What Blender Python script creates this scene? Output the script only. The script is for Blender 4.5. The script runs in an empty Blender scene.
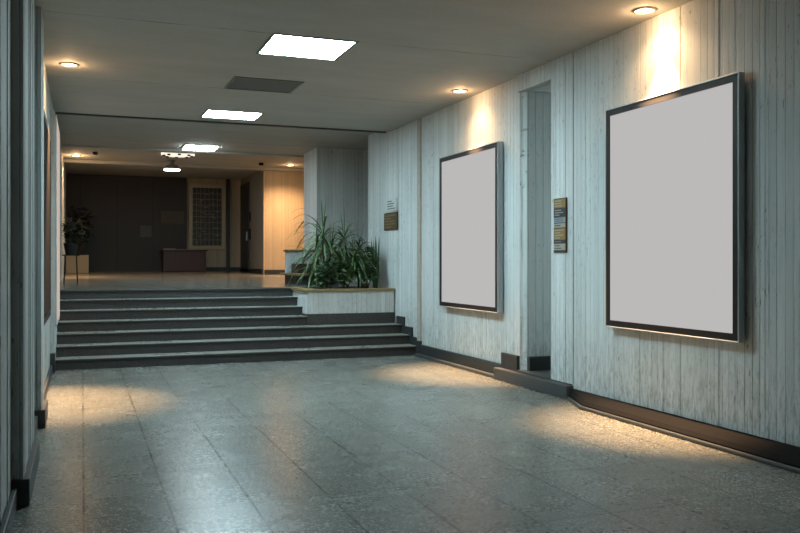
import bpy, bmesh, math, random
from mathutils import Vector, Matrix
random.seed(11)
S = bpy.context.scene
COL = S.collection
PI = math.pi

# ------------------------------------------------------------------ camera
cd = bpy.data.cameras.new('camera')
cam = bpy.data.objects.new('camera', cd)
COL.objects.link(cam)
cam.location = (0, 0, 1.5)
cam.rotation_euler = (PI / 2, 0, -math.atan(318 / 836))
cd.sensor_width = 36
cd.lens = 36 * 836 / 800
cd.shift_y = -4.5 / 800
cd.clip_end = 200
S.camera = cam
S.view_settings.view_transform = 'Standard'
S.view_settings.look = 'None'
S.view_settings.exposure = 0.0
S.view_settings.gamma = 1.0
S.view_settings.use_curve_mapping = False
S.cycles.max_bounces = 10
S.cycles.diffuse_bounces = 6
S.cycles.sample_clamp_indirect = 4
S.cycles.caustics_reflective = False
w = bpy.data.worlds.new('world')
S.world = w
w.use_nodes = True
w.node_tree.nodes['Background'].inputs[0].default_value = (0.02, 0.022, 0.024, 1)
w.node_tree.nodes['Background'].inputs[1].default_value = 1.0

# ------------------------------------------------------------------ materials
def srgb(r, g, b):
    def c(x):
        x /= 255
        return x / 12.92 if x <= .04045 else ((x + .055) / 1.055) ** 2.4
    return (c(r), c(g), c(b), 1)

def newmat(name):
    m = bpy.data.materials.new(name)
    m.use_nodes = True
    nt = m.node_tree
    return m, nt, nt.nodes['Principled BSDF']

class N:
    """tiny node expression helper"""
    def __init__(s, nt):
        s.nt = nt
    def node(s, t, **kw):
        n = s.nt.nodes.new(t)
        for k, v in kw.items():
            setattr(n, k, v)
        return n
    def put(s, sock, v):
        if isinstance(v, (int, float)):
            sock.default_value = v
        elif isinstance(v, tuple):
            sock.default_value = v
        else:
            s.nt.links.new(v, sock)
    def m(s, op, a, b=0.0, c=0.0):
        n = s.node('ShaderNodeMath', operation=op)
        s.put(n.inputs[0], a); s.put(n.inputs[1], b); s.put(n.inputs[2], c)
        return n.outputs[0]
    def xyz(s, x, y, z):
        n = s.node('ShaderNodeCombineXYZ')
        s.put(n.inputs[0], x); s.put(n.inputs[1], y); s.put(n.inputs[2], z)
        return n.outputs[0]
    def coords(s):
        g = s.node('ShaderNodeNewGeometry')
        sp = s.node('ShaderNodeSeparateXYZ')
        s.nt.links.new(g.outputs['Position'], sp.inputs[0])
        return g.outputs['Position'], sp.outputs[0], sp.outputs[1], sp.outputs[2]
    def noise(s, vec, scale, detail=3, rough=.5):
        n = s.node('ShaderNodeTexNoise')
        s.put(n.inputs['Vector'], vec)
        n.inputs['Scale'].default_value = scale
        n.inputs['Detail'].default_value = detail
        n.inputs['Roughness'].default_value = rough
        return n.outputs['Fac']
    def white(s, v):
        n = s.node('ShaderNodeTexWhiteNoise', noise_dimensions='1D')
        s.put(n.inputs['W'], v)
        return n.outputs['Value']
    def mix(s, f, a, b):
        n = s.node('ShaderNodeMix', data_type='RGBA')
        s.put(n.inputs[0], f); s.put(n.inputs[6], a); s.put(n.inputs[7], b)
        return n.outputs[2]
    def ramp(s, v, a, b, lo=0.0, hi=1.0):
        n = s.node('ShaderNodeMapRange')
        s.put(n.inputs[0], v)
        n.inputs[1].default_value = a; n.inputs[2].default_value = b
        n.inputs[3].default_value = lo; n.inputs[4].default_value = hi
        return n.outputs[0]
    def bump(s, h, strength, dist, prev=None):
        n = s.node('ShaderNodeBump')
        n.inputs['Strength'].default_value = strength
        n.inputs['Distance'].default_value = dist
        s.put(n.inputs['Height'], h)
        if prev is not None:
            s.put(n.inputs['Normal'], prev)
        return n.outputs[0]

def plain(name, col, rough=.6, metal=0.0, noise=0.0, nscale=20, spec=.5, bump=0.0):
    m, nt, b = newmat(name)
    k = N(nt)
    b.inputs['Roughness'].default_value = rough
    b.inputs['Metallic'].default_value = metal
    b.inputs['Specular IOR Level'].default_value = spec
    pos = k.coords()[0]
    f = k.noise(pos, nscale, 4, .6)
    a = tuple(c * (1 - noise) for c in col[:3]) + (1,)
    c2 = tuple(min(1, c * (1 + noise)) for c in col[:3]) + (1,)
    k.put(b.inputs['Base Color'], k.mix(f, a, c2))
    if bump:
        k.put(b.inputs['Normal'], k.bump(f, bump, .01))
    return m

def emis(name, col, strength, base=(0.02, 0.02, 0.02, 1)):
    m, nt, b = newmat(name)
    b.inputs['Base Color'].default_value = base
    b.inputs['Roughness'].default_value = .5
    b.inputs['Specular IOR Level'].default_value = .0
    b.inputs['Emission Color'].default_value = col
    b.inputs['Emission Strength'].default_value = strength
    return m

def board_concrete(name, col, dark, bumpk=1.0):
    """white-washed board-formed concrete; boards upright, grain vertical"""
    m, nt, b = newmat(name)
    k = N(nt)
    pos, x, y, z = k.coords()
    u = k.m('ADD', x, y)
    warp = k.m('MULTIPLY', k.m('SUBTRACT', k.noise(k.xyz(u, 0.0, k.m('MULTIPLY', z, .6)), 1.5, 2), .5), .012)
    u = k.m('ADD', u, warp)
    pl = k.m('MULTIPLY', u, 1 / .085)
    cell = k.m('FLOOR', pl)
    fr = k.m('FRACT', pl)
    tone = k.white(cell)
    gsel = k.white(k.m('ADD', cell, 37.3))
    # thin grout lines between boards, strength varies board by board and along the height
    edge = k.m('MINIMUM', fr, k.m('SUBTRACT', 1.0, fr))
    line = k.ramp(edge, .02, .075, 1, 0)
    brk = k.ramp(k.noise(k.xyz(k.m('MULTIPLY', cell, 3.7), 0.0, z), 1.6, 3), .38, .6)
    line = k.m('MULTIPLY', k.m('MULTIPLY', line, k.ramp(gsel, .15, .9)), k.m('ADD', k.m('MULTIPLY', brk, .75), .25))
    grain = k.noise(k.xyz(k.m('MULTIPLY', u, 60), 0.0, k.m('MULTIPLY', z, 1.6)), 1.0, 5, .6)
    patch = k.noise(k.xyz(k.m('MULTIPLY', u, 2.2), 0.0, k.m('MULTIPLY', z, .8)), 1.0, 5, .6)
    pit = k.ramp(k.noise(k.xyz(k.m('MULTIPLY', u, 45), 0.0, k.m('MULTIPLY', z, 9)), 1.0, 3, .7),   .59, .68)
    pit = k.m('MULTIPLY', pit, k.ramp(patch, .42, .58))
    # scuffs near the foot of the wall
    scuff = k.ramp(k.noise(k.xyz(k.m('MULTIPLY', u, 30), 0.0, k.m('MULTIPLY', z, 6)), 1.0, 4, .75), .46, .62)
    scuff = k.m('MULTIPLY', scuff, k.ramp(z, .15, 1.0, .75, 0))
    lite = tuple(col[:3]) + (1,)
    mid = tuple(c * .58 for c in col[:3]) + (1,)
    c0 = k.mix(k.m('ADD', k.m('MULTIPLY', tone, .35), k.m('MULTIPLY', k.ramp(grain, .3, .7), .3)), lite, mid)
    c0 = k.mix(k.ramp(patch, .4, .8, 0, .35), c0, mid)
    c0 = k.mix(k.m('MULTIPLY', line, .75), c0, dark)
    c0 = k.mix(k.m('MULTIPLY', pit, .85), c0, dark)
    c0 = k.mix(k.m('MULTIPLY', scuff, .7), c0, dark)
    k.put(b.inputs['Base Color'], c0)
    b.inputs['Roughness'].default_value = .62
    b.inputs['Specular IOR Level'].default_value = .3
    h = k.m('ADD', k.m('MULTIPLY', grain, .3), k.m('MULTIPLY', tone, .3))
    h = k.m('SUBTRACT', h, k.m('MULTIPLY', line, .9))
    h = k.m('SUBTRACT', h, k.m('MULTIPLY', pit, .6))
    k.put(b.inputs['Normal'], k.bump(h, .6 * bumpk, .012))
    return m

def terrazzo(name, base, chip, seam, rough, tx, ty, ox, oy, seams=True, vary=.25):
    m, nt, b = newmat(name)
    k = N(nt)
    pos, x, y, z = k.coords()
    v = k.node('ShaderNodeTexVoronoi')
    k.put(v.inputs['Vector'], pos)
    v.inputs['Scale'].default_value = 100
    sp = k.node('ShaderNodeSeparateColor')
    nt.links.new(v.outputs['Color'], sp.inputs[0])
    spk = k.ramp(sp.outputs[0], .66, .92)
    dk = k.ramp(sp.outputs[1], .75, .9)
    n1 = k.noise(pos, 1.1, 4, .6)
    n2 = k.noise(pos, 30, 3, .6)
    c0 = k.mix(k.m('MULTIPLY', spk, .8), base, chip)
    c0 = k.mix(k.m('MULTIPLY', dk, .55), c0, tuple(c * .35 for c in base[:3]) + (1,))
    ax = k.m('DIVIDE', k.m('SUBTRACT', x, ox), tx)
    ay = k.m('DIVIDE', k.m('SUBTRACT', y, oy), ty)
    tone = k.white(k.m('ADD', k.m('FLOOR', ax), k.m('MULTIPLY', k.m('FLOOR', ay), 17.13)))
    c0 = k.mix(k.m('MULTIPLY', k.m('ADD', k.m('MULTIPLY', tone, .5), k.m('MULTIPLY', n1, .5)), vary * 2), c0,
               tuple(c * .55 for c in base[:3]) + (1,))
    if seams:
        def seamf(a, t, wdt):
            fr = k.m('FRACT', a)
            e = k.m('MULTIPLY', k.m('MINIMUM', fr, k.m('SUBTRACT', 1.0, fr)), t)
            return k.ramp(e, wdt * .4, wdt, 1, 0)
        s1 = k.m('MULTIPLY', seamf(ax, tx, .010), k.ramp(k.noise(pos, 1.7, 2), .35, .6, .45, .9))
        s2 = k.m('MULTIPLY', seamf(ay, ty, .012), .5)
        sm = k.m('MAXIMUM', s1, s2)
        c0 = k.mix(sm, c0, seam)
        k.put(b.inputs['Specular IOR Level'], k.m('MULTIPLY', k.m('SUBTRACT', 1.0, sm), .6))
    k.put(b.inputs['Base Color'], c0)
    r = k.ramp(k.m('ADD', k.m('MULTIPLY', n1, .7), k.m('MULTIPLY', n2, .3)), .3, .7, rough - .03, rough + .03)
    k.put(b.inputs['Roughness'], r)
    if not seams:
        b.inputs['Specular IOR Level'].default_value = .6
    k.put(b.inputs['Normal'], k.bump(k.m('ADD', spk, k.m('MULTIPLY', n2, .6)), .03, .001))
    return m

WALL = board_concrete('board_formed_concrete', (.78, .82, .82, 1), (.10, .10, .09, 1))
WALLL = board_concrete('dark_board_formed_concrete', (.52, .56, .56, 1), (.09, .09, .085, 1))  # same boards in a darker tone for the left wall
WALLW = board_concrete('ochre_concrete', (.66, .52, .36, 1), (.16, .12, .08, 1))
CEIL = None
def make_ceil():
    m, nt, b = newmat('textured_ceiling_plaster')
    k = N(nt)
    pos, x, y, z = k.coords()
    n1 = k.noise(pos, 55, 4, .7)
    n2 = k.noise(k.xyz(x, k.m('MULTIPLY', y, 3.0), z), .8, 5, .6)
    s = k.m('DIVIDE', k.m('SUBTRACT', y, 8.32), 2.86)
    fr = k.m('FRACT', s)
    e = k.m('MULTIPLY', k.m('MINIMUM', fr, k.m('SUBTRACT', 1.0, fr)), 2.86)
    ln = k.m('MULTIPLY', k.ramp(e, .004, .014, 1, 0), k.ramp(k.noise(k.xyz(x, 0.0, 0.0), 2.2, 2), .4, .6, .1, .8))
    c = k.mix(k.ramp(n2, .3, .7), (.50, .485, .445, 1), (.42, .41, .375, 1))
    c = k.mix(k.ramp(n1, .35, .65, 0, .35), c, (.24, .23, .21, 1))
    c = k.mix(ln, c, (.07, .07, .06, 1))
    k.put(b.inputs['Base Color'], c)
    b.inputs['Roughness'].default_value = .75
    b.inputs['Specular IOR Level'].default_value = .25
    k.put(b.inputs['Normal'], k.bump(n1, .5, .006))
    return m
CEIL = make_ceil()
FLOOR = terrazzo('polished_terrazzo', (.145, .16, .15, 1), (.55, .57, .52, 1), (.03, .032, .03, 1), .27, .49, .98, .01, .3)
FLOORU = terrazzo('upper_terrazzo', (.20, .195, .17, 1), (.36, .36, .32, 1), (.04, .04, .035, 1), .22, .6, .6, .0, .0, seams=True)
STEP = terrazzo('dark_stair_stone', (.032, .035, .034, 1), (.09, .075, .07, 1), (.02, .02, .02, 1), .5, .49, .98, 0, 0, seams=False, vary=.1)
NOSE = plain('dark_nosing', (.018, .016, .013, 1), .5, noise=.3)
TREAD = terrazzo('highlighted_tread_stone', (.25, .255, .24, 1), (.42, .42, .39, 1), (.02, .02, .02, 1), .28, .49, .98, 0, 0, seams=False, vary=.1)  # tread colour raised to imitate the highlight along the steps
SKIRT = plain('dark_skirting_stone', (.030, .033, .034, 1), .5, noise=.35, nscale=25, bump=.2)
CURB = plain('grey_curb_stone', (.050, .057, .059, 1), .5, noise=.3, nscale=30, bump=.2)
BLACK = plain('black_painted_metal', (.016, .016, .017, 1), .5, noise=.15, spec=.2)
SILVER = plain('brushed_aluminium', (.46, .51, .54, 1), .45, metal=.55, noise=.08, nscale=60)
FRAMEG = plain('grey_fixture_metal', (.16, .165, .16, 1), .5, metal=.3, noise=.1)
VENTM = plain('grey_vent_metal', (.17, .18, .185, 1), .6, noise=.15)
RINGM = plain('downlight_ring_metal', (.30, .27, .23, 1), .4, metal=.6, noise=.1)
COPING = plain('ochre_stone_coping', (.24, .17, .07, 1), .5, noise=.35, nscale=14, bump=.2)
SOIL = plain('dark_soil', (.02, .015, .01, 1), .95, noise=.5, nscale=30, bump=.8)
DARKP = plain('dark_panelling', (.028, .022, .019, 1), .55, noise=.08, nscale=3)
MAROON = plain('maroon_laminate', (.04, .012, .011, 1), .45, noise=.15)
BEIGE = plain('beige_paint', (.30, .25, .17, 1), .6, noise=.1)
DOORM = plain('dark_grey_door', (.028, .030, .033, 1), .45, noise=.1)
PAPER = plain('white_paper', (.62, .66, .64, 1), .7, noise=.06)
INK = plain('grey_ink', (.12, .13, .13, 1), .7, noise=.1)
BRONZE = plain('bronze_plate', (.085, .062, .035, 1), .45, metal=.3, noise=.3, nscale=40)
GOLD = plain('ochre_sign_plate', (.27, .17, .045, 1), .5, noise=.5, nscale=50)
NAVY = plain('navy_sign_plate', (.022, .026, .045, 1), .5, noise=.3, nscale=50)
SIGNBL = plain('pale_blue_sign_plate', (.23, .30, .36, 1), .5, noise=.3, nscale=60)
PALE = plain('pale_board', (.36, .34, .29, 1), .6, noise=.3, nscale=25)
GLASSD = plain('dark_display_glass', (.03, .03, .028, 1), .45, noise=.2, nscale=8)
SCREEN = emis('flat_glow_pink_grey_panel', srgb(199, 196, 196), .88, (.0, .0, .0, 1))  # added self-glow keeps the blank poster faces at one even tone
SCREENL = emis('backlit_side_panel', (.9, .72, .60, 1), .62)
PANEL = emis('fluorescent_diffuser', (.65, .92, 1.0, 1), 78.0)
PANELH = emis('hung_diffuser', (.80, .95, 1.0, 1), 34.0)
LENSW = emis('warm_lamp_lens', (1.0, .70, .38, 1), 22.0)
LENSC = emis('cool_lamp_lens', (.95, .98, 1.0, 1), 10.0)
def leafmat(name, a, b2):
    m, nt, b = newmat(name)
    k = N(nt)
    pos = k.coords()[0]
    g = k.node('ShaderNodeNewGeometry')
    f = k.m('ADD', k.m('MULTIPLY', g.outputs['Random Per Island'], .7), k.m('MULTIPLY', k.noise(pos, 9, 2), .3))
    k.put(b.inputs['Base Color'], k.mix(f, a, b2))
    b.inputs['Roughness'].default_value = .42
    b.inputs['Subsurface Weight'].default_value = 0
    return m
LEAF1 = leafmat('strap_leaf_green', (.03, .075, .025, 1), (.12, .21, .075, 1))
LEAF2 = leafmat('broad_leaf_green', (.018, .05, .022, 1), (.07, .15, .06, 1))
LEAF3 = leafmat('dark_leaf_green', (.008, .010, .007, 1), (.035, .036, .018, 1))  # darkest leaf tone, used for the far plants
STEM = plain('plant_stem', (.08, .06, .035, 1), .8, noise=.3)
BROWNP = plain('brown_glazed_ceramic', (.055, .035, .025, 1), .4, noise=.2)

# ------------------------------------------------------------------ mesh helpers
def box(bm, x0, x1, y0, y1, z0, z1):
    vs = [bm.verts.new((x, y, z)) for z in (z0, z1) for y in (y0, y1) for x in (x0, x1)]
    for f in ((0, 2, 3, 1), (4, 5, 7, 6), (0, 1, 5, 4), (2, 6, 7, 3), (0, 4, 6, 2), (1, 3, 7, 5)):
        bm.faces.new([vs[i] for i in f])

def prism(bm, pts, z0, z1):
    a = [bm.verts.new((x, y, z0)) for x, y in pts]
    b = [bm.verts.new((x, y, z1)) for x, y in pts]
    n = len(pts)
    bm.faces.new(a[::-1]); bm.faces.new(b)
    for i in range(n):
        bm.faces.new([a[i], a[(i + 1) % n], b[(i + 1) % n], b[i]])

def lathe(bm, cx, cy, prof, n=32):
    rings = []
    for r, z in prof:
        rings.append([bm.verts.new((cx + r * math.cos(2 * PI * i / n), cy + r * math.sin(2 * PI * i / n), z)) for i in range(n)])
    for a, b in zip(rings, rings[1:]):
        for i in range(n):
            bm.faces.new([a[i], a[(i + 1) % n], b[(i + 1) % n], b[i]])
    return rings

def disc(bm, cx, cy, r, z0, z1, n=32):
    rg = lathe(bm, cx, cy, [(r, z0), (r, z1)], n)
    bm.faces.new(rg[0][::-1]); bm.faces.new(rg[1])

def tube(bm, pts, r0, r1, n=8):
    prev = None
    for i, p in enumerate(pts):
        p = Vector(p)
        d = (Vector(pts[min(i + 1, len(pts) - 1)]) - Vector(pts[max(i - 1, 0)])).normalized()
        a = d.orthogonal().normalized() if abs(d.z) < .9 else Vector((1, 0, 0))
        a = (a - d * a.dot(d)).normalized()
        b = d.cross(a)
        r = r0 + (r1 - r0) * i / (len(pts) - 1)
        ring = [bm.verts.new(p + a * r * math.cos(2 * PI * j / n) + b * r * math.sin(2 * PI * j / n)) for j in range(n)]
        if prev:
            for j in range(n):
                bm.faces.new([prev[j], prev[(j + 1) % n], ring[(j + 1) % n], ring[j]])
        else:
            bm.faces.new(ring[::-1])
        prev = ring
    bm.faces.new(prev)

def obj(name, bm, mats, parent=None, bevel=0.0, smooth=False):
    bmesh.ops.recalc_face_normals(bm, faces=bm.faces[:])
    me = bpy.data.meshes.new(name)
    bm.to_mesh(me); bm.free()
    for m in (mats if isinstance(mats, (list, tuple)) else [mats]):
        me.materials.append(m)
    if smooth:
        for p in me.polygons:
            p.use_smooth = True
    o = bpy.data.objects.new(name, me)
    COL.objects.link(o)
    if parent is not None:
        o.parent = parent
        o.matrix_parent_inverse = Matrix.Translation(-parent.location)
    if bevel:
        md = o.modifiers.new('bevel', 'BEVEL')
        md.width = bevel; md.segments = 2; md.limit_method = 'ANGLE'
    return o

def boxes(name, rects, mats, parent=None, bevel=0.0):
    bm = bmesh.new()
    for r in rects:
        box(bm, *r)
    return obj(name, bm, mats, parent, bevel)

def thing(name, label, cat, loc=(0, 0, 0), group=None):
    o = bpy.data.objects.new(name, None)
    o.empty_display_size = .1
    COL.objects.link(o)
    o.location = loc
    o['label'] = label; o['category'] = cat
    if group:
        o['group'] = group
    return o

def tag(o, label, cat, group=None):
    o['label'] = label; o['category'] = cat
    if group:
        o['group'] = group
    return o

def struct(o):
    o['kind'] = 'structure'
    return o

# board strips: axis 'y' -> wall in plane X=c running in Y (boards stick towards sgn);  axis 'x' likewise
def boards(bm, axis, c, a0, a1, z0, z1, sgn, depth=.12, amp=.007, joints=()):
    a = a0
    while a < a1 - 1e-6:
        wd = random.choice((.07, .085, .1, .1, .12, .15))
        b = min(a + wd, a1)
        if a1 - b < .04:
            b = a1
        off = random.random() * amp
        for j in joints:
            if a < j < b:
                b = j
        near = [j for j in joints if abs(a - j) < 1e-6]
        if near:
            b = a + .014
            off = -.025
        s0, s1 = c + sgn * (off - amp), c - sgn * depth
        lo, hi = min(s0, s1), max(s0, s1)
        if axis == 'y':
            box(bm, lo, hi, a, b, z0, z1)
        else:
            box(bm, a, b, lo, hi, z0, z1)
        a = b

# ------------------------------------------------------------------ the shell
ZC, ZU = 3.80, 3.90
RX = 5.02
SX = 5.07
# floors
struct(boxes('floor', [(-.6, 5.6, -3, 13.0, -.12, 0)], FLOOR))
bm = bmesh.new()
def slope(y):
    return 1.043 + (0 if y < 15 else (min(y, 24.6) - 15) / 9.4 * .207)
xs = (-.6, 3.51), (3.51, 9.0)
ys = [14.62, 15.0, 24.6]
for (xa, xb) in xs:
    for ya, yb in zip(ys, ys[1:]):
        if xa > 3 and yb < 16:
            continue
        za, zb = slope(ya), slope(yb)
        if xa > 3:
            ya = 15.0; za = slope(ya)
        vs = [bm.verts.new(p) for p in ((xa, ya, za), (xb, ya, za), (xb, yb, zb), (xa, yb, zb))]
        lo = [bm.verts.new((v.co.x, v.co.y, v.co.z - .2)) for v in vs]
        bm.faces.new(vs); bm.faces.new(lo[::-1])
        for i in range(4):
            bm.faces.new([vs[i], lo[i], lo[(i + 1) % 4], vs[(i + 1) % 4]])
struct(obj('floor_upper', bm, FLOORU))

# ceiling with openings for the fittings
def ceil_grid(name, x0, x1, y0, y1, z, holes, t=.2):
    X = sorted({x0, x1} | {v for h in holes for v in h[:2]})
    Y = sorted({y0, y1} | {v for h in holes for v in h[2:]})
    bm = bmesh.new()
    for ya, yb in zip(Y, Y[1:]):
        run = None
        for xa, xb in zip(X, X[1:]):
            inh = any(h[0] <= xa and xb <= h[1] and h[2] <= ya and yb <= h[3] for h in holes)
            if not inh:
                run = (run[0], xb) if run else (xa, xb)
            if (inh or xb == X[-1]) and run:
                box(bm, run[0], run[1], ya, yb, z, z + t)
                run = None
    return struct(obj(name, bm, CEIL))
L1 = (1.79, 2.70, 8.30, 9.17)
L2 = (1.75, 2.63, 12.80, 13.50)
V1 = (1.76, 2.65, 10.40, 11.15)
ceil_grid('ceiling', -.6, 5.6, -3, 13.9, ZC, [L1, L2, V1])
ceil_grid('ceiling_upper', -.6, 9.0, 13.93, 24.7, ZU, [])
struct(boxes('trim_1', [(-.6, 5.6, 13.9, 13.93, ZU, ZU + .12)], SKIRT))
struct(boxes('trim_10', [(-.38, 5.02, 13.86, 13.93, ZC - .022, ZC)], SKIRT))
# shallow downstand ribs across the upper ceiling
struct(boxes('trim_2', [(-.6, 7.0, 18.35, 18.6, ZU - .045, ZU)], CEIL, bevel=.005))
struct(boxes('trim_3', [(-.6, 7.0, 21.0, 21.2, ZU - .07, ZU)], CEIL, bevel=.005))

# right wall
bm = bmesh.new()
boards(bm, 'y', RX, -3, 8.34, 0, ZC, -1, joints=(1.2, 4.05, 6.12, 7.87))
boards(bm, 'y', RX, 8.34, 9.14, 3.60, ZC, -1)
boards(bm, 'y', 5.06, 9.14, 12.42, 0, ZC, -1, joints=(11.0,))
boards(bm, 'y', SX, 12.42, 15.04, 0, ZU, -1, depth=.19, joints=(13.4,))
# niche: far reveal, bent once, near reveal and back
prism(bm, [(5.06, 9.14), (5.12, 9.06), (5.6, 9.0), (5.6, 9.3), (5.07, 9.3)], 0, 3.60)
box(bm, 5.6, 5.7, 8.2, 9.3, 0, 3.60)
box(bm, 5.10, 5.6, 8.2, 8.34, 0, 3.60)
box(bm, 5.10, 5.7, 8.2, 9.3, 3.60, ZC)
struct(obj('wall_right', bm, WALL))
struct(boxes('trim_9', [(5.03, 5.08, 12.33, 12.46, .24, ZC)], plain('beige_joint_strip', (.42, .39, .335, 1), .6, noise=.3), bevel=.004))
# floor of the niche (raised step)
struct(boxes('trim_4', [(4.99, 5.6, 8.34, 9.10, 0, .17)], CURB))
# skirtings and curbs of the right wall
bm = bmesh.new()
box(bm, 4.985, 5.03, 7.9, 8.34, .0, .16)
box(bm, 5.02, 5.07, 9.56, 12.40, .0, .185)
box(bm, 5.02, 5.07, 9.14, 9.56, .0, .34)
box(bm, 5.10, 5.58, 8.96, 9.03, .17, .34)
box(bm, 5.01, 5.07, 12.32, 12.47, .0, .24)
struct(obj('baseboard_right', bm, SKIRT, bevel=.006))
bm = bmesh.new()
prism(bm, [(4.735, -3), (4.768, -3), (4.768, 7.30), (4.955, 7.85), (4.925, 7.85), (4.735, 7.30)], 0, .036)
box(bm, 4.93, 5.02, 7.86, 9.60, 0, .15)
box(bm, 4.95, 5.02, 9.60, 12.36, 0, .045)
struct(obj('trim_5', bm, CURB, bevel=.012))

def cove(y, x):
    return [bm.verts.new((a_, y, b_)) for a_, b_ in ((5.03, 0), (x, 0), (x, .045), (x + .04 if x < 4.9 else x + .01, .075), (4.99, .115), (5.03, .115))]
bm = bmesh.new()
vs = [cove(-3, 4.765), cove(7.30, 4.765), cove(7.86, 4.955)]
for p, q in zip(vs, vs[1:]):
    for i in range(6):
        bm.faces.new([p[i], p[(i + 1) % 6], q[(i + 1) % 6], q[i]])
bm.faces.new(vs[0]); bm.faces.new(vs[-1][::-1])
struct(obj('trim_8', bm, plain('blackened_cove_stone', (.0065, .007, .008, 1), .85, noise=.3, nscale=25, bump=.2, spec=.12)))

# left wall with pilasters
bm = bmesh.new()
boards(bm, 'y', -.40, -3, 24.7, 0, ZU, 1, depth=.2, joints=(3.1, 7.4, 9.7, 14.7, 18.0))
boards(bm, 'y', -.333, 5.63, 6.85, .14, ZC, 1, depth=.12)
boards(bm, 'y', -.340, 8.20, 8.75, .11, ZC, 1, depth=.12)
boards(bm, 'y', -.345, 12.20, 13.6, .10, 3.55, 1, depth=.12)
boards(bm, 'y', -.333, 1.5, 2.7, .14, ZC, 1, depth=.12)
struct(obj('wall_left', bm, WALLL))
bm = bmesh.new()
box(bm, -.40, -.37, -3, 12.4, 0, .12)
box(bm, -.40, -.30, 5.60, 6.88, 0, .17)
box(bm, -.40, -.308, 8.17, 8.78, 0, .17)
box(bm, -.40, -.340, 12.17, 12.40, 0, .27)
struct(obj('baseboard_left', bm, SKIRT, bevel=.006))

# walls closing the room behind the viewer
bm = bmesh.new()
boards(bm, 'x', -3, -.6, 5.6, 0, ZC, 1)
struct(obj('wall_rear', bm, WALL))

# pillar behind the planter
bm = bmesh.new()
boards(bm, 'x', 17.0, 4.60, 7.0, 1.0, ZU, -1, depth=.3)
boards(bm, 'y', 4.60, 17.0, 18.1, 1.0, ZU, -1, depth=.3)
box(bm, 4.75, 7.0, 17.2, 18.1, 1.0, ZU)
struct(obj('wall_pillar', bm, WALL))
# ochre wall block of the upper hall and its side
bm = bmesh.new()
boards(bm, 'x', 21.2, 4.34, 9.0, 1.05, ZU, -1, depth=.3)
struct(obj('wall_ochre', bm, WALLW))
bm = bmesh.new()
box(bm, 4.33, 4.6, 21.22, 22.9, 1.05, ZU)
struct(obj('wall_return', bm, plain('grey_return', (.30, .29, .26, 1), .6, noise=.1)))  # side face of the ochre block in an even grey
struct(boxes('wall_side', [(4.34, 4.6, 22.9, 24.7, 1.05, ZU)], BEIGE))
bm = bmesh.new()
box(bm, -.6, 4.6, 24.5, 24.8, 1.05, ZU)
struct(obj('wall_back', bm, WALLW))
struct(boxes('wall_far_right', [(8.8, 9.0, 14.9, 21.2, .9, ZU), (5.10, 9.0, 14.90, 15.03, .9, ZU)], WALLW))
struct(boxes('wall_back_dark', [(-.5, 2.79, 24.38, 24.5, 1.05, ZU)], DARKP))
bm = bmesh.new()
for x in (-.05, .9, 1.85):
    box(bm, x, x + .012, 24.37, 24.385, 1.3, 3.8)
struct(obj('trim_6', bm, BLACK))
struct(boxes('baseboard_back', [(2.79, 4.34, 24.46, 24.5, 1.2, 1.35)], SKIRT))
struct(boxes('baseboard_ochre', [(4.36, 9.0, 21.16, 21.2, 1.1, 1.30)], SKIRT))
struct(boxes('baseboard_side', [(4.30, 4.34, 21.25, 24.5, 1.1, 1.32)], SKIRT))
# thin dark post on the back wall
struct(boxes('trim_7', [(3.92, 4.00, 24.36, 24.5, 1.2, ZU)], DOORM))

# dark door of the side wall in the upper hall
d = boxes('door_1', [(4.30, 4.35, 23.15, 24.35, 1.2, 3.72)], DOORM, bevel=.005)
struct(d)
bm = bmesh.new()
box(bm, 4.27, 4.305, 23.25, 23.3, 2.1, 2.35)
obj('door_handle', bm, SILVER, d)
# little black switch plates beside the door
for i, (z0, z1) in enumerate(((2.12, 2.42), (2.62, 2.88))):
    t = boxes('wall_switch', [(4.315, 4.342, 22.94, 23.06, z0, z1)], BLACK, bevel=.004)
    tag(t, ('lower' if i == 0 else 'upper') + ' small black wall box beside the dark door', 'wall box')

# ------------------------------------------------------------------ stairs
R, T, Y0 = .149, .353, 12.47
st = thing('staircase', 'wide flight of seven dark stone steps with treads paled to imitate a highlight', 'stairs', (2.3, Y0, 0))
for k in range(7):
    y0 = Y0 + k * T
    xr = 5.05 if k < 3 else 3.51
    yb = (y0 + T) if k < 6 else y0 + .30
    yb2 = yb + .02
    z1 = R * (k + 1)
    bm = bmesh.new()
    box(bm, -.36, xr, y0 + .025, yb2, max(0, z1 - R - .02) if k else 0, z1 - .006)
    s = obj('step', bm, STEP, st)
    bm = bmesh.new()
    box(bm, -.36, xr, y0 + .004, yb2, z1 - .006, z1)
    obj('tread', bm, TREAD, s)
    bm = bmesh.new()
    box(bm, -.36, xr, y0, y0 + .06, z1 - .04, z1 - .0065)
    obj('nosing', bm, NOSE, s, bevel=.005)
# stepped skirting on the stair wall
bm = bmesh.new()
for k in range(3):
    y0 = Y0 + k * T
    box(bm, 5.045, 5.075, y0 + .03 - .12, y0 + T - .12 + .03, 0, R * (k + 1) + .13)
struct(obj('baseboard_stair', bm, SKIRT))

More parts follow.
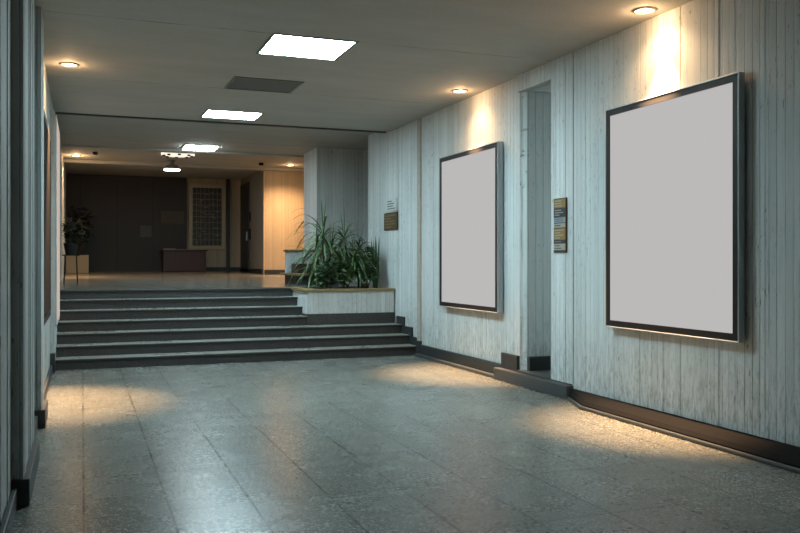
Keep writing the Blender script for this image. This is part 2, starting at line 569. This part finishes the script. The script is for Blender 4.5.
# ------------------------------------------------------------------ planter
pl = thing('planter', 'long white concrete planter with ochre coping built into the stairs', 'planter', (4.2, 15.0, .447))
bm = bmesh.new()
boards(bm, 'x', 13.56, 3.51, 5.05, .63, 1.00, -1, depth=.14, amp=.005)
boards(bm, 'y', 3.51, 13.56, 14.98, .63, 1.00, -1, depth=.12, amp=.005)
box(bm, 3.55, 5.05, 14.86, 14.98, .63, 1.0)
obj('planter_wall', bm, WALL, pl)
bm = bmesh.new()
box(bm, 3.495, 5.05, 13.545, 14.98, .447, .632)
obj('plinth', bm, STEP, pl, bevel=.004)
bm = bmesh.new()
box(bm, 3.48, 5.055, 13.52, 13.74, 1.00, 1.045)
box(bm, 3.48, 3.70, 13.74, 15.0, 1.00, 1.045)
obj('coping', bm, COPING, pl, bevel=.006)
bm = bmesh.new()
box(bm, 3.63, 5.04, 13.70, 14.86, .64, .97)
obj('soil', bm, SOIL, pl)

# stair cheek wall with coping in the upper hall
cw = thing('parapet', 'low white concrete parapet with brown coping left of the pillar', 'parapet', (4.2, 16.8, 1.08))
bm = bmesh.new()
boards(bm, 'x', 16.75, 3.90, 4.64, 1.05, 1.71, -1, depth=.16, amp=.005)
obj('parapet_wall', bm, WALL, cw)
obj('coping', (lambda b: (box(b, 3.87, 4.66, 16.70, 16.93, 1.71, 1.755), b)[1])(bmesh.new()), COPING, cw, bevel=.006)
bx = boxes('storage_box', [(3.98, 4.50, 16.35, 16.68, 1.28, 1.47)], MAROON, bevel=.01)
tag(bx, 'small dark brown box in front of the low white parapet', 'box')
sl = thing('bench', 'low tan stone ledge in front of the white parapet', 'ledge', (4.2, 16.2, 1.08))
boxes('seat', [(3.75, 4.75, 15.65, 16.73, 1.235, 1.28)], COPING, sl, bevel=.006)
boxes('base', [(3.85, 4.70, 15.75, 16.70, 1.05, 1.236)], SKIRT, sl)

# ------------------------------------------------------------------ light fittings
def panel_light(rect, z, label, hung=False):
    x0, x1, y0, y1 = rect
    t = thing('ceiling_light', label, 'ceiling light', ((x0 + x1) / 2, (y0 + y1) / 2, z + .05), 'square fluorescent ceiling panels')
    f = .03
    bm = bmesh.new()
    a = z - .008 if not hung else z - .01
    for r in ((x0, x1, y0, y0 + f), (x0, x1, y1 - f, y1), (x0, x0 + f, y0 + f, y1 - f), (x1 - f, x1, y0 + f, y1 - f)):
        box(bm, r[0], r[1], r[2], r[3], a, z + .06)
    if not hung:
        box(bm, x0, x1, y0, y1, z + .06, z + .12)
    obj('frame', bm, FRAMEG, t)
    bm = bmesh.new()
    box(bm, x0 + f, x1 - f, y0 + f, y1 - f, z - .004, z + .012)
    obj('diffuser', bm, PANEL, t)
    return t
panel_light(L1, ZC, 'nearest and largest of the lit square ceiling panels')
panel_light(L2, ZC, 'lit square ceiling panel between the vent and the far small panel')
# hung panel in the upper hall
hx = (1.98, 2.62, 17.40, 18.05)
t = thing('ceiling_light', 'far small lit panel under the upper ceiling beyond the stairs', 'ceiling light', (2.3, 17.7, 3.9), 'square fluorescent ceiling panels')
boxes('housing', [(hx[0] - .02, hx[1] + .02, hx[2] - .02, hx[3] + .02, 3.875, 3.9)], CEIL, t)
boxes('diffuser', [(hx[0], hx[1], hx[2], hx[3], 3.855, 3.8755)], PANELH, t)

# vent
x0, x1, y0, y1 = V1
t = thing('air_vent', 'square dark grey air vent in the ceiling between lit panels', 'vent', ((x0 + x1) / 2, (y0 + y1) / 2, ZC))
bm = bmesh.new()
f = .035
for r in ((x0, x1, y0, y0 + f), (x0, x1, y1 - f, y1), (x0, x0 + f, y0 + f, y1 - f), (x1 - f, x1, y0 + f, y1 - f)):
    box(bm, *r, ZC - .012, ZC + .05)
obj('frame', bm, FRAMEG, t)
bm = bmesh.new()
n = 24
for i in range(n):
    y = y0 + f + (y1 - y0 - 2 * f) * (i + .5) / n
    box(bm, x0 + f, x1 - f, y - .008, y + .008, ZC - .004, ZC + .02)
obj('grille', bm, VENTM, t)
boxes('backing', [(x0 + f, x1 - f, y0 + f, y1 - f, ZC + .04, ZC + .06)], VENTM, t)

WARM = (1.0, .60, .30)
def spot(name, loc, energy, ang, blend, parent, col=WARM, rot=(0, 0, 0), size=.05):
    l = bpy.data.lights.new(name, 'SPOT')
    l.energy = energy; l.color = col; l.spot_size = math.radians(ang); l.spot_blend = blend
    l.shadow_soft_size = size
    o = bpy.data.objects.new(name, l)
    COL.objects.link(o)
    o.location = loc
    o.rotation_euler = rot
    o.parent = parent
    o.matrix_parent_inverse = Matrix.Translation(-parent.location)
    return o
def downlight(x, y, z, label, e1, e2, r=.105, tilt=0.0, tilty=0.0, e3=6.0):
    t = thing('recessed_downlight', label, 'downlight', (x, y, z), 'round warm recessed downlights')
    bm = bmesh.new()
    lathe(bm, x, y, [(r * .78, z - .002), (r * .8, z - .014), (r, z - .012), (r * 1.05, z - .001)])
    obj('trim_ring', bm, RINGM, t, smooth=True)
    bm = bmesh.new()
    disc(bm, x, y, r * .79, z - .007, z - .001)
    obj('lens', bm, LENSW, t)
    spot('lamp_beam', (x, y, z - .03), e1, 46, 1.0, t, col=(1.0, .56, .27), rot=(tilty, tilt, 0))
    spot('lamp_spill', (x, y, z - .03), e2, 140, 1.0, t, rot=(0, 0, 0))
    l = bpy.data.lights.new('lamp_glow', 'POINT'); l.energy = e3; l.color = WARM; l.shadow_soft_size = .04
    o = bpy.data.objects.new('lamp_glow', l); COL.objects.link(o); o.location = (x, y, z - .07); o.parent = t
    o.matrix_parent_inverse = Matrix.Translation(-t.location)
    return t
downlight(4.80, 6.34, ZC, 'lit round downlight above the larger, nearer poster', 4200, 80, tilt=-.08)
downlight(4.74, 10.2, ZC, 'lit round downlight above the smaller, farther poster', 3300, 75, tilt=-.05)
downlight(-.14, 10.45, ZC, 'lit round downlight close to the left wall', 3600, 60, tilt=.08, tilty=-.22)
downlight(4.82, 20.3, ZU, 'lit round downlight in front of the ochre wall', 700, 400)
downlight(-.12, 20.2, ZU, 'faint round downlight far back by the left wall', 500, 250, e3=14)

# glowing disc stands in for lamplight on the ceiling; pendant far back
cx, cy = 1.98, 19.0
t = thing('ceiling_glow', 'round pale disc standing in for pendant glow on the far ceiling', 'ceiling light', (cx, cy, ZU))
bm = bmesh.new(); disc(bm, cx, cy, .36, ZU - .045, ZU, 40)
obj('glow_disc', bm, emis('pale_glow_disc', (1, .9, .75, 1), 1.0, (.6, .55, .48, 1)), t)
for k in range(8):
    a = 2 * PI * k / 8
    bm = bmesh.new(); disc(bm, cx + .30 * math.cos(a), cy + .30 * math.sin(a), .035, ZU - .075, ZU - .04, 12)
    obj('dark_speck', bm, BLACK, t)
cx, cy = 1.98, 20.3
t = thing('pendant_lamp', 'small bright round lamp hanging below the far ceiling', 'pendant lamp', (cx, cy, ZU))
bm = bmesh.new(); disc(bm, cx, cy, .08, ZU - .03, ZU, 24); tube(bm, [(cx, cy, ZU), (cx, cy, 3.80)], .05, .05, 16)
obj('stem', bm, FRAMEG, t)
bm = bmesh.new(); lathe(bm, cx, cy, [(.05, 3.81), (.15, 3.76), (.21, 3.69), (.19, 3.68)])
obj('lamp_shade', bm, RINGM, t, smooth=True)
bm = bmesh.new(); disc(bm, cx, cy, .185, 3.655, 3.69, 32)
obj('lens', bm, LENSC, t)

for i, (x, y, z) in enumerate(((.27, 19.4, ZU), (4.05, 20.1, ZU))):
    t = boxes('ceiling_sensor', [(x - .05, x + .05, y - .05, y + .05, z - .06, z)], BLACK, bevel=.01)
    tag(t, ('small black ceiling sensor on the left of the far ceiling', 'small black ceiling sensor beside the downlight of the ochre wall')[i], 'sensor', 'small black ceiling sensors')

# ------------------------------------------------------------------ poster boxes with an added even glow
def glow_poster(ya, yb, z0, z1, label, xf, xb):
    """hangs on the right wall"""
    t = thing('poster_box', label, 'poster frame', (RX, (ya + yb) / 2, z0), 'poster boxes with added face glow on the right wall')
    bm = bmesh.new()   # silver casing: a shallow tray with a rim
    c = .012
    box(bm, xf + .03, xb, ya, yb, z0, z1)
    for r in ((ya, ya + c, z0, z1), (yb - c, yb, z0, z1), (ya + c, yb - c, z0, z0 + c), (ya + c, yb - c, z1 - c, z1)):
        box(bm, xf, xf + .031, *r)
    obj('casing', bm, SILVER, t, bevel=.004)
    bm = bmesh.new()
    g = .06
    a0, a1, b0, b1 = ya + c, yb - c, z0 + c, z1 - c
    for r in ((a0, a0 + g, b0, b1), (a1 - g, a1, b0, b1), (a0 + g, a1 - g, b0, b0 + g), (a0 + g, a1 - g, b1 - g, b1)):
        box(bm, xf + .004, xf + .032, *r)
    obj('border_frame', bm, BLACK, t)
    bm = bmesh.new()
    box(bm, xf + .012, xf + .031, a0 + g, a1 - g, b0 + g, b1 - g)
    obj('poster_panel', bm, SCREEN, t)
    return t
ZB, ZT = .855, 3.02
glow_poster(5.32, 7.16, .846, 3.035, 'larger, nearer blank poster box with dark frame on right wall', 4.94, 5.005)
glow_poster(9.54, 11.41, .843, 3.045, 'smaller-looking, farther blank poster box with dark frame on right wall', 4.96, 5.045)
# left wall cases
t = thing('display_case', 'dark framed case seen edge-on on the left wall', 'display case', (-.40, 9.9, .85))
boxes('casing', [(-.40, -.352, 8.85, 10.9, .86, 3.02)], BLACK, t, bevel=.004)
boxes('front_glass', [(-.353, -.348, 8.93, 10.82, .94, 2.94)], plain('matte_dark_glass', (.02, .02, .021, 1), .95, spec=.02), t)
t = thing('display_case', 'narrow pink lit case seen edge-on beside the stairs', 'display case', (-.345, 13.0, .6))
boxes('casing', [(-.352, -.322, 12.3, 13.9, .62, 3.5)], SILVER, t, bevel=.003)
boxes('lit_panel', [(-.324, -.318, 12.35, 13.85, .67, 3.45)], SCREENL, t)

# ------------------------------------------------------------------ signs
def rows(name, x, ya, yb, z0, z1, n, m, parent):
    for i in range(n):
        z = z1 - (z1 - z0) * (i + .5) / n
        h = (z1 - z0) / n * .2
        y = yb - (yb - ya) * .1
        e = ya + (yb - ya) * random.uniform(.12, .5)
        boxes('text_line', [(x - .002, x + .001, e, y, z - h, z + h)], m, parent)
sg = thing('directory_sign', 'narrow upright sign of ochre, navy and pale strips on right wall', 'sign', (RX, 8.13, 1.6))
boxes('back_plate', [(5.004, 5.021, 7.99, 8.25, 1.605, 2.215)], BRONZE, sg, bevel=.003)
rws = [(GOLD, .10), (NAVY, .095), (SIGNBL, .06), (PALE, .05), (GOLD, .13), (NAVY, .03), (PALE, .075)]
z = 2.205
for mt, h in rws:
    s = boxes('strip', [(4.999, 5.006, 8.0, 8.24, z - h + .004, z)], mt, sg)
    rows('lettering', 4.999, 8.0, 8.24, z - h + .01, z - .006, max(1, round(h / .035)), PALE if mt in (NAVY, GOLD) else INK, s)
    z -= h + .006
bp = thing('plaque', 'square brown metal plaque on the white wall by the planter', 'plaque', (4.95, 13.55, 2.0))
def yw(u, x=5.055):
    s_ = x / (.9346 * (u - 82)); return .3556 * (2597.3 - u) * s_
def zw(u, v, x=5.055):
    return 1.5 + (262 - v) * x / (.9346 * (u - 82))
ya, yb = yw(397.5), yw(384.5)
za, zb = zw(391, 230), zw(391, 212.5)
boxes('plate', [(5.045, 5.07, ya, yb, za, zb)], BRONZE, bp, bevel=.004)
rows('lettering', 5.045, ya, yb, za + .03, zb - .03, 5, COPING, bp)
pp = thing('notice_sheet', 'white paper notice taped above the brown plaque', 'notice', (4.95, 13.5, 2.3))
ya, yb = yw(396.5), yw(386.5)
za, zb = zw(391, 211), zw(391, 199)
boxes('sheet', [(5.053, 5.064, ya, yb, za, zb)], PAPER, pp)
rows('lettering', 5.053, ya, yb, za + .02, zb - .02, 4, INK, pp)

# ------------------------------------------------------------------ things on the back wall
dc = thing('display_window', 'cream framed dark display window on the back wall', 'display case', (3.35, 24.5, 1.84))
x0, x1, z0, z1 = 2.84, 3.88, 1.86, 3.74
bm = bmesh.new()
f = .11
for r in ((x0, x1, z0, z0 + f), (x0, x1, z1 - f, z1), (x0, x0 + f, z0 + f, z1 - f), (x1 - f, x1, z0 + f, z1 - f)):
    box(bm, r[0], r[1], 24.38, 24.5, r[2], r[3])
obj('frame', bm, plain('cream_wood', (.50, .42, .28, 1), .5, noise=.12), dc, bevel=.008)
boxes('dark_backing', [(x0 + f, x1 - f, 24.45, 24.49, z0 + f, z1 - f)], GLASSD, dc)
bm = bmesh.new()
for i in range(1, 7):
    xx = x0 + f + (x1 - x0 - 2 * f) * i / 7
    box(bm, xx - .006, xx + .006, 24.43, 24.45, z0 + f, z1 - f)
for i in range(1, 10):
    zz = z0 + f + (z1 - z0 - 2 * f) * i / 10
    box(bm, x0 + f, x1 - f, 24.43, 24.45, zz - .007, zz + .007)
for i in range(40):
    xx = random.uniform(x0 + f, x1 - f - .12); zz = random.uniform(z0 + f, z1 - f - .1)
    box(bm, xx, xx + random.uniform(.03, .12), 24.44, 24.45, zz, zz + random.uniform(.01, .03))
obj('grid', bm, plain('dull_grid', (.28, .24, .18, 1), .6, noise=.3), dc)
pn = boxes('wall_panel', [(2.06, 2.72, 24.34, 24.38, 2.58, 2.95)], plain('dull_beige_board', (.075, .065, .045, 1), .6, noise=.25, nscale=12), bevel=.004)
tag(pn, 'dull beige board on the dark back wall left of the display window', 'board')
ns = boxes('notice_sheet', [(1.52, 1.82, 24.365, 24.382, 2.20, 2.52)], plain('grey_notice', (.10, .10, .10, 1), .6, noise=.4, nscale=20))
tag(ns, 'small grey notice on the dark back wall above the counter', 'notice')
ct = thing('counter', 'low dark maroon counter against the back wall', 'counter', (2.7, 24.0, 1.25))
boxes('counter_body', [(2.08, 3.24, 23.75, 24.2, 1.24, 1.80)], MAROON, ct, bevel=.01)
boxes('countertop', [(2.04, 3.28, 23.70, 24.24, 1.80, 1.84)], MAROON, ct, bevel=.008)
boxes('plinth', [(2.14, 3.18, 23.80, 24.18, 1.22, 1.25)], BLACK, ct)
for rc, lb in (((2.10, 2.42, 23.78, 23.98, 1.84, 1.87), 'thicker pale stack of papers at the left end of the maroon counter'),
               ((2.46, 2.78, 23.80, 23.96, 1.84, 1.852), 'thin pale sheets of paper right of the thicker stack on the counter')):
    tag(boxes('paper_stack', [rc], PALE), lb, 'papers')

# ------------------------------------------------------------------ plants
def strap_leaf(bm, base, az, length, width, elev, droop, seg=7, fold=.25):
    p = Vector(base)
    d = Vector((math.cos(az) * math.cos(elev), math.sin(az) * math.cos(elev), math.sin(elev)))
    side = Vector((-math.sin(az), math.cos(az), 0))
    prev = None
    step = length / seg
    for i in range(seg + 1):
        t = i / seg
        wd = width * (math.sin(PI * min(1, t * .85 + .12)) ** .7) * .5 if i < seg else .002
        up = side.cross(d).normalized()
        if up.z < 0 and i == 0:
            up = -up
        a = bm.verts.new(p + side * wd + up * wd * fold)
        m_ = bm.verts.new(p)
        b = bm.verts.new(p - side * wd + up * wd * fold)
        if prev:
            bm.faces.new([prev[0], prev[1], m_, a]); bm.faces.new([prev[1], prev[2], b, m_])
        prev = (a, m_, b)
        p = p + d * step
        d = (d + Vector((0, 0, -droop / seg))).normalized()

def leafobj(name, bm, mat, parent):
    me = bpy.data.meshes.new(name); bm.to_mesh(me); bm.free()
    me.materials.append(mat)
    for p in me.polygons:
        p.use_smooth = True
    o = bpy.data.objects.new(name, me); COL.objects.link(o)
    o.parent = parent
    o.matrix_parent_inverse = Matrix.Translation(-parent.location)
    md = o.modifiers.new('thickness', 'SOLIDIFY'); md.thickness = .0015
    return o

def dracaena(x, y, z, heads, label, mat, name='dracaena', leafl=.5, wd=.032, nl=26, xlim=4.97, ylo=13.75):
    t = thing(name, label, 'plant', (x, y, z))
    bs = bmesh.new(); bl = bmesh.new()
    for (dx, dy, h) in heads:
        top = (x + dx, y + dy, z + h)
        tube(bs, [(x + dx * .1, y + dy * .1, z - .03), (x + dx * .5, y + dy * .5, z + h * .5), top], .016, .011)
        for i in range(nl):
            q = i / nl
            az = i * 2.399 + random.uniform(-.3, .3)
            el = (1.5 if i < 2 else 1.15 - 1.35 * q) + random.uniform(-.15, .15)
            hh = z + h * (1 - .28 * q)
            strap_leaf(bl, (x + dx, y + dy, hh), az, leafl * random.uniform(.7, 1.1), wd, el, random.uniform(1.6, 2.8) if i > 1 else .4)
    for v in bl.verts:      # leaves bend away from the walls around the bed
        if v.co.x > xlim: v.co.x = xlim - (v.co.x - xlim) * .2
        if v.co.x < -.385: v.co.x = -.385 + (-.385 - v.co.x) * .3
    obj('stem', bs, STEM, t, smooth=True)
    leafobj('foliage', bl, mat, t)
    return t

def broadleaf(x, y, z, r, h, n, label, mat, name='leafy_shrub', l=.14, w_=.07, xlim=4.97):
    t = thing(name, label, 'plant', (x, y, z))
    bs = bmesh.new(); bl = bmesh.new()
    ns = 9
    tips = []
    for i in range(ns):
        a = i * 2.399; rr = r * math.sqrt((i + .5) / ns)
        hx = h * random.uniform(.6, 1.0)
        p1 = Vector((x + rr * math.cos(a), y + rr * math.sin(a), z + hx))
        pts = [Vector((x, y, z - .03)).lerp(p1, q) + Vector((math.cos(a), math.sin(a), 0)) * .06 * math.sin(q * PI) for q in (0, .33, .66, 1)]
        tube(bs, pts, .009, .005, 6)
        tips.append(pts)
    for i in range(n):
        pts = random.choice(tips)
        q = random.uniform(.25, 1) ** .8
        f_ = q * 3; j = min(int(f_), 2)
        b = pts[j].lerp(pts[j + 1], f_ - j)
        strap_leaf(bl, b, random.uniform(0, 2 * PI), l * random.uniform(.7, 1.3), w_ * random.uniform(.8, 1.2), random.uniform(-.1, 1.0), random.uniform(.6, 1.6), 4, .2)
    for v in bl.verts:
        if v.co.x > xlim: v.co.x = xlim - (v.co.x - xlim) * .2
        if v.co.x < -.385: v.co.x = -.385 + (-.385 - v.co.x) * .3
    obj('stem', bs, STEM, t, smooth=True)
    leafobj('foliage', bl, mat, t)
    return t

dracaena(3.96, 14.12, .97, [(-.02, 0, 1.04), (.16, .16, .72), (-.1, .2, .55)], 'tallest strap-leaved plant with arching leaves at the left of the planter', LEAF1, leafl=.70, wd=.036, nl=48)
dracaena(4.36, 14.25, .97, [(0, 0, .95), (.14, -.2, .60)], 'strap-leaved plant with thin arching leaves in the middle of the planter', LEAF1, leafl=.56, wd=.034, nl=44)
dracaena(4.70, 14.45, .97, [(0, 0, .85), (-.1, -.2, .6)], 'strap-leaved plant at the back right of the planter near the wall', LEAF2, leafl=.42, wd=.032, nl=34)
broadleaf(3.93, 13.95, .97, .22, .52, 190, 'low leafy plant at the left front of the planter', LEAF2)
broadleaf(4.30, 14.0, .97, .24, .86, 340, 'bushy leafy plant at the front middle of the planter', LEAF1)
broadleaf(4.68, 14.05, .97, .2, .80, 320, 'bushy leafy plant at the front right of the planter', LEAF2)
# tall narrow snake plant beside the wall
t = thing('snake_plant', 'upright plant of stiff dark blades against the white wall', 'plant', (4.82, 14.0, .97))
bm = bmesh.new()
for i in range(9):
    strap_leaf(bm, (4.86 + random.uniform(-.03, .02), 14.0 + random.uniform(-.05, .05), .95), random.uniform(0, 6.28), random.uniform(.75, 1.05) if i < 4 else random.uniform(.4, .7), .05, 1.5 + random.uniform(-.06, .03), .02, 6, .3)
leafobj('foliage', bm, LEAF2, t)
# plant hidden behind the pillar: only some leaf tips reach into view
def potted(x, y, z, label, h, mat, pot=BROWNP):
    t = dracaena(x, y, z + .34, [(0, 0, h), (.08, .05, h * .7)], label, mat, name='potted_palm', leafl=.62, wd=.04, nl=22, xlim=99)
    bm = bmesh.new()
    rg = lathe(bm, x, y, [(.12, z), (.18, z + .36), (.20, z + .36), (.20, z + .40), (.175, z + .40), (.165, z + .34)], 24)
    bm.faces.new(rg[0][::-1]); bm.faces.new(rg[-1])
    obj('pot', bm, pot, t, smooth=False)
    return t
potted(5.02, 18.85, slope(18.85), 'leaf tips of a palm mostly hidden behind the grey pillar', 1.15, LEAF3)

# far left: trough and dark plants
tr = thing('planter_trough', 'beige trough far back in front of the dark wall at left', 'planter', (-.1, 23.2, 1.24))
boxes('trough_body', [(-.38, .16, 22.9, 23.6, 1.215, 1.68)], BEIGE, tr, bevel=.01)
boxes('soil', [(-.33, .11, 22.95, 23.55, 1.60, 1.69)], SOIL, tr)
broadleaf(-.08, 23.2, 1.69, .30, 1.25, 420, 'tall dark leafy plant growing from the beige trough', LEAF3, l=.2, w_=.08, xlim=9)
t = thing('plant_stand', 'thin-legged black plant stand at the left wall', 'stand', (-.2, 17.2, 1.09))
zf = slope(17.2)
for (dx, dy) in ((-.1, -.1), (.1, -.1), (-.1, .1), (.1, .1)):
    bm = bmesh.new(); tube(bm, [(-.2 + dx * 1.2, 17.2 + dy * 1.2, zf + .003), (-.2 + dx, 17.2 + dy, 1.62)], .012, .012)
    obj('leg', bm, BLACK, t)
bm = bmesh.new(); disc(bm, -.2, 17.2, .16, 1.62, 1.64, 24)
obj('stand_top', bm, BLACK, t)
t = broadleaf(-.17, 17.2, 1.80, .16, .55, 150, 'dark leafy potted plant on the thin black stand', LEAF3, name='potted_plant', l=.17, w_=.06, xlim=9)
bm = bmesh.new()
rg = lathe(bm, -.2, 17.2, [(.09, 1.64), (.13, 1.84), (.13, 1.86), (.115, 1.86), (.11, 1.82)], 20)
bm.faces.new(rg[0][::-1]); bm.faces.new(rg[-1])
obj('pot', bm, BLACK, t)
